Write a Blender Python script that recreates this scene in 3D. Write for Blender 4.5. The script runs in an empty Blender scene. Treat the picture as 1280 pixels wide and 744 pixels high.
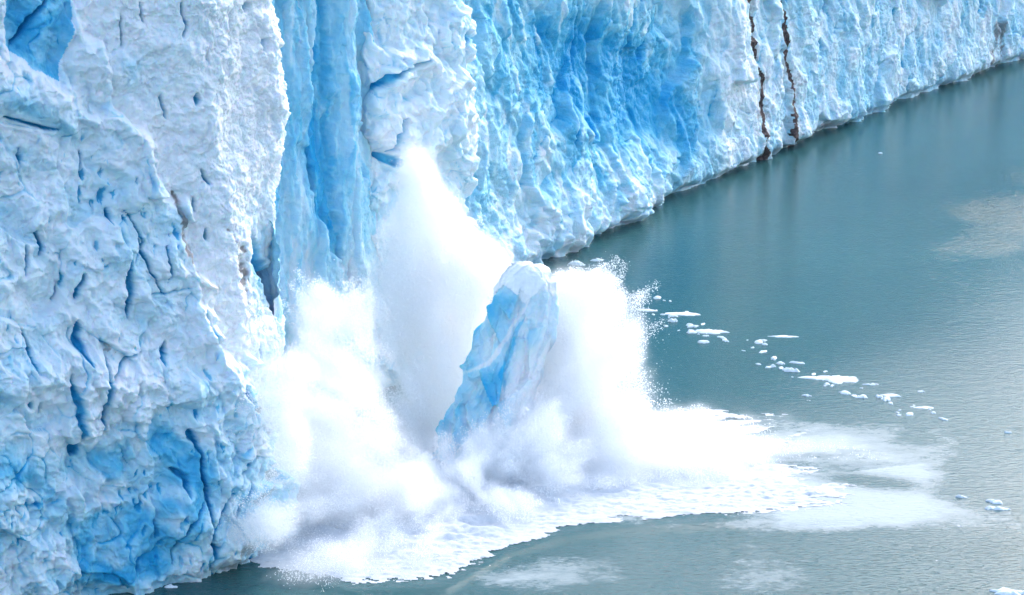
import bpy, math, random
import numpy as np
R = math.radians
rng = np.random.default_rng(7)
random.seed(7)
scene = bpy.context.scene
C = bpy.context.collection

# ------------------------------------------------------------------ camera
CAM_Z, PITCH, FPX = 70.0, R(15), 85.0 / 36.0 * 1280.0
cam_d = bpy.data.cameras.new('camera')
cam = bpy.data.objects.new('camera', cam_d); C.objects.link(cam)
cam_d.lens = 85; cam_d.sensor_width = 36
cam_d.clip_start = 1; cam_d.clip_end = 20000
cam.location = (0, 0, CAM_Z)
cam.rotation_euler = (math.pi / 2 - PITCH, 0, 0)
scene.camera = cam

# ------------------------------------------------------------------ light
SUN_EL, SUN_AZ = 38, 34          # azimuth measured clockwise from +Y (view direction) to the right
w = bpy.data.worlds.new('World'); scene.world = w; w.use_nodes = True
nt = w.node_tree; nt.nodes.clear()
sky = nt.nodes.new('ShaderNodeTexSky'); sky.sky_type = 'NISHITA'; sky.sun_disc = False
sky.sun_elevation = R(SUN_EL); sky.sun_rotation = R(SUN_AZ)
sky.dust_density = 2.5; sky.ozone_density = 1.0; sky.air_density = 1.0
bg = nt.nodes.new('ShaderNodeBackground'); bg.inputs[1].default_value = 0.15
wo = nt.nodes.new('ShaderNodeOutputWorld')
nt.links.new(sky.outputs[0], bg.inputs[0]); nt.links.new(bg.outputs[0], wo.inputs[0])
sd = bpy.data.lights.new('sun', 'SUN'); sd.energy = 0.5; sd.angle = R(10); sd.color = (1, .985, .97)
so = bpy.data.objects.new('sun', sd); C.objects.link(so)
so.rotation_euler = (R(90 - SUN_EL), 0, R(180 - SUN_AZ))
scene.view_settings.view_transform = 'Standard'; scene.view_settings.look = 'None'
scene.view_settings.exposure = 1.72; scene.view_settings.gamma = 1
scene.cycles.max_bounces = 26; scene.cycles.diffuse_bounces = 12; scene.cycles.glossy_bounces = 3
scene.cycles.transmission_bounces = 6; scene.cycles.volume_bounces = 14; scene.cycles.transparent_max_bounces = 16
scene.cycles.use_denoising = True
scene.cycles.sample_clamp_indirect = 6
scene.cycles.volume_step_rate = 2.0
scene.cycles.use_adaptive_sampling = True; scene.cycles.adaptive_threshold = 0.03

# ------------------------------------------------------------------ helpers
CP, SP = math.cos(PITCH), math.sin(PITCH)
def ray(px, py):
    u = (px - 640) / FPX; v = (372 - py) / FPX
    return np.array([u, CP + v * SP, -SP + v * CP])
def on_water(px, py, z=0.0):
    d = ray(px, py); t = (z - CAM_Z) / d[2]
    return np.array([d[0] * t, d[1] * t, z])
def at_depth(px, py, Y):
    d = ray(px, py); t = Y / d[1]
    return np.array([d[0] * t, Y, CAM_Z + d[2] * t])
def proj(P):
    x, y, z = P[..., 0], P[..., 1], P[..., 2] - CAM_Z
    f = y * CP - z * SP; up = y * SP + z * CP
    return 640 + FPX * x / f, 372 - FPX * up / f

def sst(a, b, x):
    t = np.clip((x - a) / (b - a), 0, 1); return t * t * (3 - 2 * t)

def _hash(ix, iy, iz, seed):
    h = (ix.astype(np.uint32) * np.uint32(374761393) + iy.astype(np.uint32) * np.uint32(668265263)
         + iz.astype(np.uint32) * np.uint32(2147483647 & 0x5bd1e995) + np.uint32(seed * 7919 + 13))
    h = (h ^ (h >> np.uint32(13))) * np.uint32(1274126177)
    h = (h ^ (h >> np.uint32(15))) * np.uint32(2246822519)
    return ((h ^ (h >> np.uint32(16))) & np.uint32(0xffffff)).astype(np.float32) / np.float32(0xffffff)

def vnoise(x, y, z, seed=0):
    x = np.asarray(x, np.float32); y = np.asarray(y, np.float32); z = np.asarray(z, np.float32)
    x, y, z = np.broadcast_arrays(x, y, z)
    fx, fy, fz = np.floor(x), np.floor(y), np.floor(z)
    ix, iy, iz = fx.astype(np.int32), fy.astype(np.int32), fz.astype(np.int32)
    tx, ty, tz = x - fx, y - fy, z - fz
    tx = tx * tx * tx * (tx * (tx * 6 - 15) + 10); ty = ty * ty * ty * (ty * (ty * 6 - 15) + 10); tz = tz * tz * tz * (tz * (tz * 6 - 15) + 10)
    r = 0
    for dx in (0, 1):
        wx = tx if dx else 1 - tx
        for dy in (0, 1):
            wy = ty if dy else 1 - ty
            for dz in (0, 1):
                wz = tz if dz else 1 - tz
                r = r + wx * wy * wz * _hash(ix + dx, iy + dy, iz + dz, seed)
    return r * 2 - 1
def fbm(x, y, z, octv=4, seed=0, gain=0.5, lac=2.03):
    a, s, r, f = 1.0, 0.0, 0.0, 1.0
    for k in range(octv):
        c, q = math.cos(.6 + 1.9 * k), math.sin(.6 + 1.9 * k)
        u, v = c * x - q * y, q * x + c * y; u2, w_ = .8 * u - .6 * z, .6 * u + .8 * z
        r = r + a * vnoise(u2 * f + k * 17.3, v * f - k * 9.1, w_ * f + k * 5.7, seed + k); s += a; a *= gain; f *= lac
    return r / s * 1.5
def ridge(x, y, z, octv=4, seed=0, gain=0.5):
    a, s, r, f = 1.0, 0.0, 0.0, 1.0
    for k in range(octv):
        c, q = math.cos(.4 + 1.7 * k), math.sin(.4 + 1.7 * k)
        u, v = c * x - q * y, q * x + c * y; u2, w_ = .8 * u - .6 * z, .6 * u + .8 * z
        n = 1 - np.abs(vnoise(u2 * f + k * 11.3, v * f, w_ * f - k * 3.1, seed + k)) * 1.8
        r = r + a * n; s += a; a *= gain; f *= 2.1
    return r / s
def facets(a, b, seed=0, tilt=1.0):
    """Voronoi cells on the face: a random height and a random tilted plane per cell; also the distance to the cell border."""
    ia, ib = np.floor(a), np.floor(b)
    f1 = np.full(a.shape, 9., np.float32); f2 = f1.copy(); hh = np.zeros(a.shape, np.float32)
    z = np.zeros(a.shape, np.int32)
    for da in (-1, 0, 1):
        for db in (-1, 0, 1):
            ca = (ia + da).astype(np.int32); cb = (ib + db).astype(np.int32)
            pa = ia + da + _hash(ca, cb, z, seed); pb = ib + db + _hash(ca, cb, z + 1, seed)
            d = np.sqrt((pa - a) ** 2 + (pb - b) ** 2)
            v = (_hash(ca, cb, z + 2, seed) * 2 - 1) + tilt * ((_hash(ca, cb, z + 3, seed) * 2 - 1) * (a - pa) + (_hash(ca, cb, z + 4, seed) * 2 - 1) * (b - pb)) * 2
            n = d < f1
            f2 = np.where(n, f1, np.minimum(f2, d)); hh = np.where(n, v, hh); f1 = np.where(n, d, f1)
    return hh, f2 - f1
def tri(a, b, seed=0):
    """random heights on a triangular lattice joined by flat facets"""
    k = (a + b) * .366; u, v = a + k, b + k; iu, iv = np.floor(u), np.floor(v); fu, fv = u - iu, v - iv
    iu, iv = iu.astype(np.int32), iv.astype(np.int32); z = np.zeros(iu.shape, np.int32); up = fu > fv
    h0 = _hash(iu, iv, z, seed); h2 = _hash(iu + 1, iv + 1, z, seed); h1 = np.where(up, _hash(iu + 1, iv, z, seed), _hash(iu, iv + 1, z, seed))
    hi, lo = np.maximum(fu, fv), np.minimum(fu, fv)
    return ((1 - hi) * h0 + (hi - lo) * h1 + lo * h2) * 2 - 1
def chips(a, b, octv=4, seed=0, gain=.5):
    r, g, f = 0, 1., 1.
    for k in range(octv):
        c, q = math.cos(.5 + 1.3 * k), math.sin(.5 + 1.3 * k)
        r = r + g * tri((c * a - q * b) * f + 3.7 * k, (q * a + c * b) * f - 1.9 * k, seed + k); g *= gain; f *= 2.07
    return r
def polydist(px, py, pts, grow=None):
    """distance of (px,py) to a polyline, and the parameter 0..1 along it"""
    best = np.full(px.shape, 1e9, np.float32); par = np.zeros(px.shape, np.float32); n = len(pts) - 1
    for i in range(n):
        ax, ay = pts[i]; bx, by = pts[i + 1]; ex, ey = bx - ax, by - ay
        t = np.clip(((px - ax) * ex + (py - ay) * ey) / (ex * ex + ey * ey + 1e-9), 0, 1)
        d = np.hypot(px - ax - t * ex, py - ay - t * ey)
        m = d < best; best = np.where(m, d, best); par = np.where(m, (i + t) / n, par)
    return best, par
def blob(px, py, cx, cy, rx, ry, rot=0):
    c, s = math.cos(R(rot)), math.sin(R(rot)); dx, dy = px - cx, py - cy
    return np.exp(-(((dx * c + dy * s) / rx) ** 2 + ((-dx * s + dy * c) / ry) ** 2))
def inside(px, py, pts):
    r = np.zeros(px.shape, bool); n = len(pts)
    for i in range(n):
        x1, y1 = pts[i]; x2, y2 = pts[(i + 1) % n]
        r ^= ((y1 > py) != (y2 > py)) & (px < (x2 - x1) * (py - y1) / (y2 - y1 + 1e-9) + x1)
    return r

def link(o, parent=None):
    C.objects.link(o)
    if parent: o.parent = parent
    return o
def make_mesh(name, V, F, mat, parent=None, smooth=True, attrs=None):
    V = np.ascontiguousarray(V.reshape(-1, 3), np.float32); F = np.ascontiguousarray(F, np.int32)
    me = bpy.data.meshes.new(name); k = F.shape[1]
    me.vertices.add(len(V)); me.vertices.foreach_set('co', V.ravel())
    me.loops.add(F.size); me.loops.foreach_set('vertex_index', F.ravel())
    me.polygons.add(len(F)); me.polygons.foreach_set('loop_start', np.arange(0, F.size, k, dtype=np.int32))
    try: me.polygons.foreach_set('loop_total', np.full(len(F), k, np.int32))
    except Exception: pass
    me.polygons.foreach_set('use_smooth', np.full(len(F), smooth))
    for n, a in (attrs or {}).items():
        at = me.attributes.new(n, 'FLOAT', 'POINT'); at.data.foreach_set('value', np.ascontiguousarray(a.ravel(), np.float32))
    me.update(calc_edges=True); me.validate() if len(V) < 5000 else None
    if mat: me.materials.append(mat)
    return link(bpy.data.objects.new(name, me), parent)
def grid_faces(nr, nc):
    i = np.arange((nr - 1) * nc).reshape(nr - 1, nc)[:, :-1].ravel()
    return np.stack([i, i + 1, i + nc + 1, i + nc], 1)
def tag(o, label=None, cat=None, group=None, kind=None):
    if label: o['label'] = label
    if cat: o['category'] = cat
    if group: o['group'] = group
    if kind: o['kind'] = kind
    return o
class NT:
    def __init__(s, name):
        s.m = bpy.data.materials.new(name); s.m.use_nodes = True; s.t = s.m.node_tree; s.t.nodes.clear()
    def n(s, typ, **kw):
        nd = s.t.nodes.new(typ)
        for k, v in kw.items():
            if k.startswith('i_'):
                key = k[2:]; key = int(key) if key.isdigit() else key.replace('_', ' ')
                nd.inputs[key].default_value = v
            else: setattr(nd, k, v)
        return nd
    def l(s, a, b): s.t.links.new(a, b)
    def ramp(s, src, stops):
        r = s.n('ShaderNodeValToRGB'); e = r.color_ramp.elements
        while len(e) < len(stops): e.new(.5)
        for q, (p, c) in zip(e, stops): q.position = p; q.color = (*c, 1)
        s.l(src, r.inputs[0]); return r.outputs[0]
    def mix(s, f, a, b):
        m = s.n('ShaderNodeMix', data_type='RGBA')
        for k, v in ((0, f), (6, a), (7, b)):
            if isinstance(v, bpy.types.NodeSocket): s.l(v, m.inputs[k])
            elif k == 0: m.inputs[0].default_value = v
            else: m.inputs[k].default_value = (*v, 1)
        return m.outputs[2]

# ------------------------------------------------------------------ materials
def ice_material(name, grain=1.0, rough=0.55, sat=1.0):
    m = NT(name)
    at = m.n('ShaderNodeAttribute', attribute_name='blue'); dt = m.n('ShaderNodeAttribute', attribute_name='dirt')
    tc = m.n('ShaderNodeTexCoord')
    n1 = m.n('ShaderNodeTexNoise', i_Scale=1.1 * grain, i_Detail=6., i_Roughness=.65); m.l(tc.outputs['Object'], n1.inputs['Vector'])
    ad = m.n('ShaderNodeMath', operation='MULTIPLY_ADD'); m.l(n1.outputs[0], ad.inputs[0]); ad.inputs[1].default_value = .36; m.l(at.outputs['Fac'], ad.inputs[2])
    sb = m.n('ShaderNodeMath', operation='SUBTRACT'); m.l(ad.outputs[0], sb.inputs[0]); sb.inputs[1].default_value = .18
    col = m.ramp(sb.outputs[0], [(0.0, (.86, .89, .92)), (.25, (.72, .845, .91)), (.5, (.44, .725, .855)), (.78, (.14, .54, .77)), (1.0, (.03, .39, .70))])
    col = m.mix(dt.outputs['Fac'], col, (.17, .13, .11))
    p = m.n('ShaderNodeBsdfPrincipled'); m.l(col, p.inputs['Base Color'])
    rr = m.n('ShaderNodeMapRange', i_3=rough + .15, i_4=rough - .25); m.l(at.outputs['Fac'], rr.inputs[0]); m.l(rr.outputs[0], p.inputs['Roughness'])
    p.inputs['Specular IOR Level'].default_value = .35; p.inputs['IOR'].default_value = 1.31
    p.inputs['Subsurface Weight'].default_value = .45; p.inputs['Subsurface Radius'].default_value = (.25, .6, 1.0); p.inputs['Subsurface Scale'].default_value = .8
    n2 = m.n('ShaderNodeTexNoise', i_Scale=3.2 * grain, i_Detail=7., i_Roughness=.7); m.l(tc.outputs['Object'], n2.inputs['Vector'])
    b = m.n('ShaderNodeBump', i_Strength=.8, i_Distance=.26 / grain)
    m.l(n2.outputs[0], b.inputs['Height']); m.l(b.outputs[0], p.inputs['Normal'])
    o = m.n('ShaderNodeOutputMaterial'); m.l(p.outputs[0], o.inputs[0]); return m.m
M_ICE = ice_material('glacier_ice')
M_FRESH = ice_material('fresh_ice', .8, .4)

def dirt_material():
    m = NT('dark_sediment'); tc = m.n('ShaderNodeTexCoord')
    n = m.n('ShaderNodeTexNoise', i_Scale=2., i_Detail=6., i_Roughness=.7); m.l(tc.outputs['Object'], n.inputs['Vector'])
    c = m.ramp(n.outputs[0], [(.35, (.020, .014, .015)), (.5, (.07, .045, .043)), (.68, (.24, .17, .16))])
    p = m.n('ShaderNodeBsdfPrincipled', i_Roughness=.8); m.l(c, p.inputs['Base Color'])
    b = m.n('ShaderNodeBump', i_Strength=.6, i_Distance=.2); m.l(n.outputs[0], b.inputs['Height']); m.l(b.outputs[0], p.inputs['Normal'])
    o = m.n('ShaderNodeOutputMaterial'); m.l(p.outputs[0], o.inputs[0]); return m.m
M_DIRT = dirt_material()

def water_material():
    m = NT('glacial_water'); tc = m.n('ShaderNodeTexCoord')
    sl = m.n('ShaderNodeAttribute', attribute_name='slush'); ch = m.n('ShaderNodeAttribute', attribute_name='chop')
    n0 = m.n('ShaderNodeTexNoise', i_Scale=.02, i_Detail=3.); m.l(tc.outputs['Object'], n0.inputs['Vector'])
    base = m.ramp(n0.outputs[0], [(.3, (.023, .085, .092)), (.7, (.035, .112, .117))])
    n1 = m.n('ShaderNodeTexNoise', i_Scale=1.6, i_Detail=8., i_Roughness=.8, i_Distortion=.6); mp = m.n('ShaderNodeMapping'); mp.inputs['Scale'].default_value = (.6, 1.2, 1)
    m.l(tc.outputs['Object'], mp.inputs[0]); m.l(mp.outputs[0], n1.inputs['Vector'])
    ad = m.n('ShaderNodeMath', operation='ADD'); m.l(sl.outputs['Fac'], ad.inputs[0]); m.l(n1.outputs[0], ad.inputs[1])
    mr = m.n('ShaderNodeMapRange', i_1=.88, i_2=1.42); m.l(ad.outputs[0], mr.inputs[0])
    col = m.mix(mr.outputs[0], base, (.35, .42, .45))
    p = m.n('ShaderNodeBsdfPrincipled', i_IOR=1.33); m.l(col, p.inputs['Base Color'])
    rr = m.n('ShaderNodeMapRange', i_3=.09, i_4=.7); m.l(mr.outputs[0], rr.inputs[0]); m.l(rr.outputs[0], p.inputs['Roughness'])
    m2 = m.n('ShaderNodeMapping'); m2.inputs['Scale'].default_value = (.55, 1.4, 1); m.l(tc.outputs['Object'], m2.inputs[0])
    w1 = m.n('ShaderNodeTexNoise', i_Scale=1.7, i_Detail=5., i_Roughness=.6, i_Distortion=.4); m.l(m2.outputs[0], w1.inputs['Vector'])
    st = m.n('ShaderNodeMapRange', i_3=.10, i_4=1.0); sn = m.n('ShaderNodeTexNoise', i_Scale=2.6, i_Detail=2.); m.l(m2.outputs[0], sn.inputs['Vector'])
    ss = m.n('ShaderNodeMapRange', i_1=.53, i_2=.66, i_3=.2, i_4=1.5); m.l(sn.outputs[0], ss.inputs[0])
    sm = m.n('ShaderNodeMath', operation='MULTIPLY'); m.l(ss.outputs[0], sm.inputs[0]); m.l(ch.outputs['Fac'], sm.inputs[1]); m.l(sm.outputs[0], st.inputs[0]); st.clamp = False
    w2 = m.n('ShaderNodeTexNoise', i_Scale=5.5, i_Detail=3., i_Roughness=.6); m.l(m2.outputs[0], w2.inputs['Vector'])
    wa = m.n('ShaderNodeMath', operation='MULTIPLY_ADD'); m.l(w2.outputs[0], wa.inputs[0]); wa.inputs[1].default_value = .35; m.l(w1.outputs[0], wa.inputs[2])
    b = m.n('ShaderNodeBump', i_Distance=.34); m.l(st.outputs[0], b.inputs['Strength']); m.l(wa.outputs[0], b.inputs['Height'])
    m.l(b.outputs[0], p.inputs['Normal'])
    o = m.n('ShaderNodeOutputMaterial'); m.l(p.outputs[0], o.inputs[0]); return m.m
M_WATER = water_material()

def white_material(name, col, trans=0.0, rough=.7, bump=0.):
    m = NT(name); o = m.n('ShaderNodeOutputMaterial')
    d = m.n('ShaderNodeBsdfDiffuse'); d.inputs[0].default_value = (*col, 1)
    out = d.outputs[0]
    if bump:
        tc = m.n('ShaderNodeTexCoord'); n = m.n('ShaderNodeTexNoise', i_Scale=2.5, i_Detail=6., i_Roughness=.7); m.l(tc.outputs['Object'], n.inputs['Vector'])
        b = m.n('ShaderNodeBump', i_Strength=.6, i_Distance=bump); m.l(n.outputs[0], b.inputs['Height']); m.l(b.outputs[0], d.inputs['Normal'])
        c = m.ramp(n.outputs[0], [(.3, tuple(x * .93 for x in col)), (.7, col)]); m.l(c, d.inputs[0])
    if trans:
        t = m.n('ShaderNodeBsdfTranslucent'); t.inputs[0].default_value = (*col, 1)
        x = m.n('ShaderNodeMixShader'); x.inputs[0].default_value = trans; m.l(out, x.inputs[1]); m.l(t.outputs[0], x.inputs[2]); out = x.outputs[0]
    m.l(out, o.inputs[0]); return m.m
M_DROP = white_material('spray_drops', (.985, .99, .995), .5)
M_FOAM = white_material('white_foam', (.58, .62, .66), 0, bump=.15)
M_BERG = white_material('floating_ice', (.82, .87, .90), 0, bump=.1)

# ------------------------------------------------------------------ glacier sheets
def smooth_curve(pts, step, sig):
    pts = np.array(pts, float); seg = np.hypot(*np.diff(pts, axis=0).T); s = np.r_[0, np.cumsum(seg)]
    n = int(s[-1] / step) + 1; t = np.linspace(0, s[-1], n)
    xy = np.stack([np.interp(t, s, pts[:, 0]), np.interp(t, s, pts[:, 1])], 1)
    k = max(1, int(sig / step)); ker = np.exp(-.5 * (np.arange(-3 * k, 3 * k + 1) / k) ** 2); ker /= ker.sum()
    pad = 3 * k
    def ext(a):
        return np.r_[a[0] + (np.arange(-pad, 0)) * (a[1] - a[0]), a, a[-1] + np.arange(1, pad + 1) * (a[-1] - a[-2])]
    sm = np.stack([np.convolve(ext(xy[:, i]), ker, 'valid') for i in (0, 1)], 1)
    tg = np.gradient(sm, axis=0); tg /= np.hypot(*tg.T)[:, None]
    nrm = np.stack([tg[:, 1], -tg[:, 0]], 1)       # outward = to the right of travel
    return t, sm, nrm

def blur(a, sg):
    k = int(math.ceil(3 * sg)); w_ = np.exp(-.5 * (np.arange(-k, k + 1) / sg) ** 2); w_ /= w_.sum(); a = a.astype(np.float32)
    for ax in (0, 1):
        q = np.pad(a, [(k, k) if i == ax else (0, 0) for i in (0, 1)], mode='edge'); r = 0
        for j, wj in enumerate(w_): r = r + wj * (q[j:j + a.shape[0]] if ax == 0 else q[:, j:j + a.shape[1]])
        a = r.astype(np.float32)
    return a
def crisp(S, H, P):
    u = .09 * ridge(S * 1.7, H * 1.9, 0 * S, 4, 701) + .035 * fbm(S * 4.5, H * 5.2, 0 * S, 3, 702)
    hh, ee = facets(S / .55 + .4 * vnoise(S, H, 0 * S, 703), H / .7, 704)
    return (u + .06 * hh) * (.5 + .8 * sst(-.5, .6, vnoise(S * .2, H * .2, 0 * S, 705)))
def sheet(pts, step, hs, sig, lean, fn):
    """fn(s,h,P,px,py) -> (disp along outward, side shift, dz, blue, dirt)"""
    s, xy, n = smooth_curve(pts, step, sig)
    S, H = np.meshgrid(s, hs); S = S.astype(np.float32); H = H.astype(np.float32)
    P = np.empty(S.shape + (3,), np.float32)
    P[..., 0] = xy[None, :, 0] - n[None, :, 0] * lean(H); P[..., 1] = xy[None, :, 1] - n[None, :, 1] * lean(H); P[..., 2] = H
    px, py = proj(P)
    d, side, dz, blue, dirt, *extra = fn(S, H, P, px, py)
    d = blur(d, .9) + crisp(S, H, P) + (extra[0] if extra else 0); side = blur(side, 2.) if np.ndim(side) else side
    P[..., 0] += n[None, :, 0] * d - n[None, :, 1] * side
    P[..., 1] += n[None, :, 1] * d + n[None, :, 0] * side
    P[..., 2] += dz
    px, py = proj(P)
    return P, np.clip(blue, 0, 1), np.clip(dirt, 0, 1), px, py
def with_top(P, blue, dirt, back=30):
    """carry the upper edge of a face back over the top of the glacier and down behind"""
    top = P[-1]; rows = []; br = []
    c = np.array([-80., 60. + top[:, 1].mean()])
    for k, q in enumerate((.15, .4, 1.0)):
        r = top.copy(); r[:, 0] -= back * q * .8; r[:, 1] += back * q * .6
        r[:, 2] += (2.5 * (k + 1)) * .5 + 1.2 * fbm(r[:, 0] * .2, r[:, 1] * .2, r[:, 2] * 0 + k, 3, 5); rows.append(r)
    r = rows[-1].copy(); r[:, 2] = -2; rows.append(r)
    P2 = np.concatenate([P, np.array(rows)], 0)
    z = np.zeros((4, P.shape[1]), np.float32)
    return P2, np.concatenate([blue, z + .1], 0), np.concatenate([dirt, z], 0)
def crack(px, py, pts, w, wob=1.5, sd=0):
    """leaf-shaped cleft along a polyline: 1 in its middle, 0 outside"""
    wx = px + wob * vnoise(px * .09, py * .09, 0 * px, sd + 31) + wob * .5 * vnoise(px * .3, py * .3, 0 * px, sd + 32)
    d, t = polydist(wx, py, pts)
    ww = w * np.clip(np.sin(np.pi * np.clip(t, .02, .98)) ** .6, .15, 1)
    return 1 - sst(ww * .45, ww, d)
def slit(px, py, x, y0, y1, w, lean=0):
    return crack(px, py, [(x - lean, y0), (x, (y0 + y1) / 2), (x + lean * .6, y1)], w, 2, int(x))

glacier = tag(bpy.data.objects.new('glacier', None), 'towering blue and white glacier front of fractured ice rising out of the teal water', 'glacier')
glacier.location = (-30, 200, 0); C.objects.link(glacier)
def gpart(name, V, F, mat, attrs, label=None):
    o = make_mesh(name, V - np.array([-30, 200, 0], np.float32), F, mat, glacier, True, attrs)
    if label: o['label'] = label
    return o

# --- near cliff on the left
def near_fn(s, h, P, px, py):
    n = lambda f, sd, o=4, sy=1.: fbm(s * f, h * f * sy, 0 * s, o, sd)
    ws = s + 1.2 * n(.22, 1, 3); wh = h + 1.2 * n(.22, 2, 3)
    f1, e1 = facets(ws / 5.5, wh / 7.5, 3); f2, e2 = facets((ws + .35 * wh) / 2.3, wh / 3.0, 4); f3, e3 = facets((ws - .2 * wh) / .9, wh / 1.1, 5)
    # crest line: the broken mass on the left stands proud of the flat plate on the right
    crest_x = np.interp(py, [-80, 0, 70, 130, 200, 250, 330, 400, 470, 560, 650, 760], [-60, 95, 118, 155, 200, 212, 232, 262, 300, 330, 350, 350])
    jag = crest_x + 16 * n(.5, 11, 4) + 9 * f2
    left = 1 - sst(-10, 9, px - jag)
    plate = (1 - left)
    low = sst(415, 480, py + 14 * n(.4, 12) - .1 * (px - 180))             # rubbly lower foot
    d = 2.0 * left + .6 * n(.06, 13, 3) * 3
    d += (.45 * f1 + .17 * f2 + .04 * f3) * (.15 + .85 * left) + .30 * n(.5, 14, 5)
    d += left * .30 * n(.09, 40, 2)
    d += plate * (.16 * n(1.3, 15, 4) + .10 * ridge(s * 1.5, h * 2.4, 0 * s, 3, 16))
    d += left * .12 * ridge(ws * .45, wh * .3, 0 * s, 5, 17)
    # rubble foot
    rub = ridge(ws * .8, wh * .8, 0 * s, 5, 18)
    rmask = low * sst(-.1, .35, n(.16, 19, 3) + .25 - .5 * blob(px, py, 165, 610, 60, 90))
    d += low * 1.8 * np.clip(1 - (py - 470) / 500, 0, 1) + rmask * (.4 * rub + .2 * f3)
    d -= low * 2.4 * sst(215, 330, px)
    # ledge top-left with the smooth blue column behind it
    rec = inside(px + 6 * n(.5, 21), py, [(12, -120), (95, -120), (92, 20), (70, 98), (38, 88), (14, 60)])
    rec = rec.astype(np.float32)
    rs = blur(rec, 5.0); d = d * (1 - rs) + rs * (d * .25 - 1.3 + .4 * np.cos((px - 52) / 14.))
    d += 1.6 * blob(px, py, 25, 122, 55, 34, 25) + .9 * blob(px, py, 150, 90, 22, 30)
    # under-cut foot and lower blue faces
    lb = sst(.3, .8, 1.25 * blob(px, py, 165, 600, 75, 95, 15) + 1.0 * blob(px, py, 60, 690, 90, 55) + .7 * blob(px, py, 15, 600, 40, 90) + .3 * n(.3, 22) - .45 * rmask)
    d -= lb * .5
    d += .8 * blob(px, py, 215, 600, 60, 100, 20) + .5 * blob(px, py, 265, 650, 40, 60)
    # block at the plate's lower right with a blue gap under it
    gap = crack(px, py, [(318, 292), (330, 330), (347, 352), (352, 400)], 13, 2, 3)
    d -= 1.3 * gap
    # clefts
    cl = np.zeros_like(s)
    L = [([(92, 334), (88, 352), (84, 368)], 7), ([(152, 312), (150, 350), (147, 392)], 8), ([(81, 392), (84, 420), (90, 445)], 10), ([(186, 196), (188, 215)], 8), ([(37, 280), (38, 318)], 5),
         ([(66, 455), (74, 495), (84, 545)], 7), ([(82, 545), (78, 562)], 13), ([(160, 288), (172, 320), (195, 362)], 3.5), ([(227, 0), (228, 48)], 3.5), ([(178, 0), (182, 30)], 2.5), ([(291, 0), (289, 48), (272, 74)], 3),
         ([(214, 522), (222, 560), (232, 610), (245, 700)], 4.5), ([(188, 570), (206, 580), (206, 600)], 6), ([(212, 520), (218, 545)], 8), ([(106, 530), (112, 480), (118, 430)], 7), ([(60, 0), (22, 60)], 5),
         ([(0, 143), (40, 155), (66, 160)], 4), ([(245, 118), (246, 132)], 6), ([(320, 48), (321, 66)], 7), ([(304, 2), (306, 14)], 7), ([(255, 285), (258, 300)], 5), ([(203, 118), (210, 150)], 3),
         ([(195, 300), (200, 345)], 2.5), ([(245, 377), (250, 420)], 3), ([(320, 425), (326, 450)], 4), ([(286, 470), (296, 520)], 3), ([(30, 490), (31, 505)], 6), ([(15, 490), (15, 500)], 5), ([(10, 400), (20, 455)], 3),
         ([(193, 418), (190, 445)], 6), ([(18, 300), (16, 340)], 4), ([(150, 20), (155, 60)], 2.5), ([(260, 60), (262, 80)], 2), ([(100, 190), (97, 225)], 2.5), ([(60, 350), (57, 372)], 3), ([(20, 185), (22, 215)], 3), ([(128, 255), (132, 275)], 3), ([(250, 210), (262, 232)], 3),
         ([(150, 330), (170, 300), (150, 260)], 2), ([(240, 245), (243, 262)], 3.5), ([(300, 560), (262, 600), (232, 660)], 2.5), ([(190, 690), (205, 640), (230, 600)], 2.5), ([(290, 590), (270, 640)], 2.5), ([(110, 470), (140, 440), (160, 430)], 3)]
    for i, (pp, wd) in enumerate(L): cl = np.maximum(cl, crack(px, py, pp, wd * .72, 1.6, i * 3))
    # small natural clefts following the block borders
    sm = (1 - sst(.0, .05, e2)) * sst(-.05, .35, n(.3, 24, 3)) * left; sm1 = (1 - sst(0, .022, e1)) * sst(-.1, .3, n(.35, 25, 3)) * left
    pits = sst(.60, .72, fbm(s * 2.4, h * .9, 0 * s, 3, 26)) * left * sst(-.1, .3, n(.2, 39))
    d -= .95 * cl + .45 * sm + .7 * sm1 + .4 * pits
    blue = .13 + .20 * n(.15, 27, 4) + .12 * n(.9, 28, 4) + .12 * sst(300, 650, py) - .05 * rub * low
    blue += .80 * cl + .42 * sm + .5 * sm1 + .5 * pits + .62 * rec + .34 * lb + .6 * gap + .22 * low * (1 - rmask) * sst(-.4, .5, n(.25, 45))
    blue += .45 * blob(px, py, 335, 350, 22, 50) + .35 * blob(px, py, 40, 140, 50, 12, 25) + .16 * sst(.2, -.6, f2) * left - .12 * plate
    blue += .3 * blob(px, py, 162, 90, 16, 28) + .3 * blob(px, py, 5, 115, 30, 20)
    blue -= .5 * rmask * lb
    # dirt streaks
    dj = n(1.2, 30, 4)
    dirt = np.zeros_like(s)
    for i, (pp, wd, st) in enumerate([([(213, 235), (218, 280), (230, 325)], 7, .8), ([(280, 283), (298, 305), (301, 350), (308, 392)], 5, .75), ([(222, 300), (228, 318)], 12, .45), ([(0, 262), (9, 266)], 9, .8),
                         ([(120, 422), (126, 430)], 6, .5), ([(295, 625), (310, 600), (322, 575)], 7, .5), ([(262, 680), (285, 672), (300, 682)], 14, .6), ([(252, 700), (300, 692)], 7, .5), ([(312, 545), (322, 520), (340, 510)], 6, .5)]):
        dirt = np.maximum(dirt, st * crack(px, py, pp, wd, 4, 50 + i) * sst(-.6, .25, dj))
    d -= .35 * dirt * (dirt < .9)
    # notch worn at the waterline
    d -= 1.6 * np.exp(-((h - .2) / .9) ** 2) * (.6 + .5 * n(.2, 33))
    # round the right-hand corner of the plate, and its rough edge
    edge = 5 * n(.5, 34, 4)
    d -= 2.5 * sst(352, 372, px + edge)
    side = .35 * n(.6, 36, 4); dz = .2 * n(.6, 37, 4)
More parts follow.
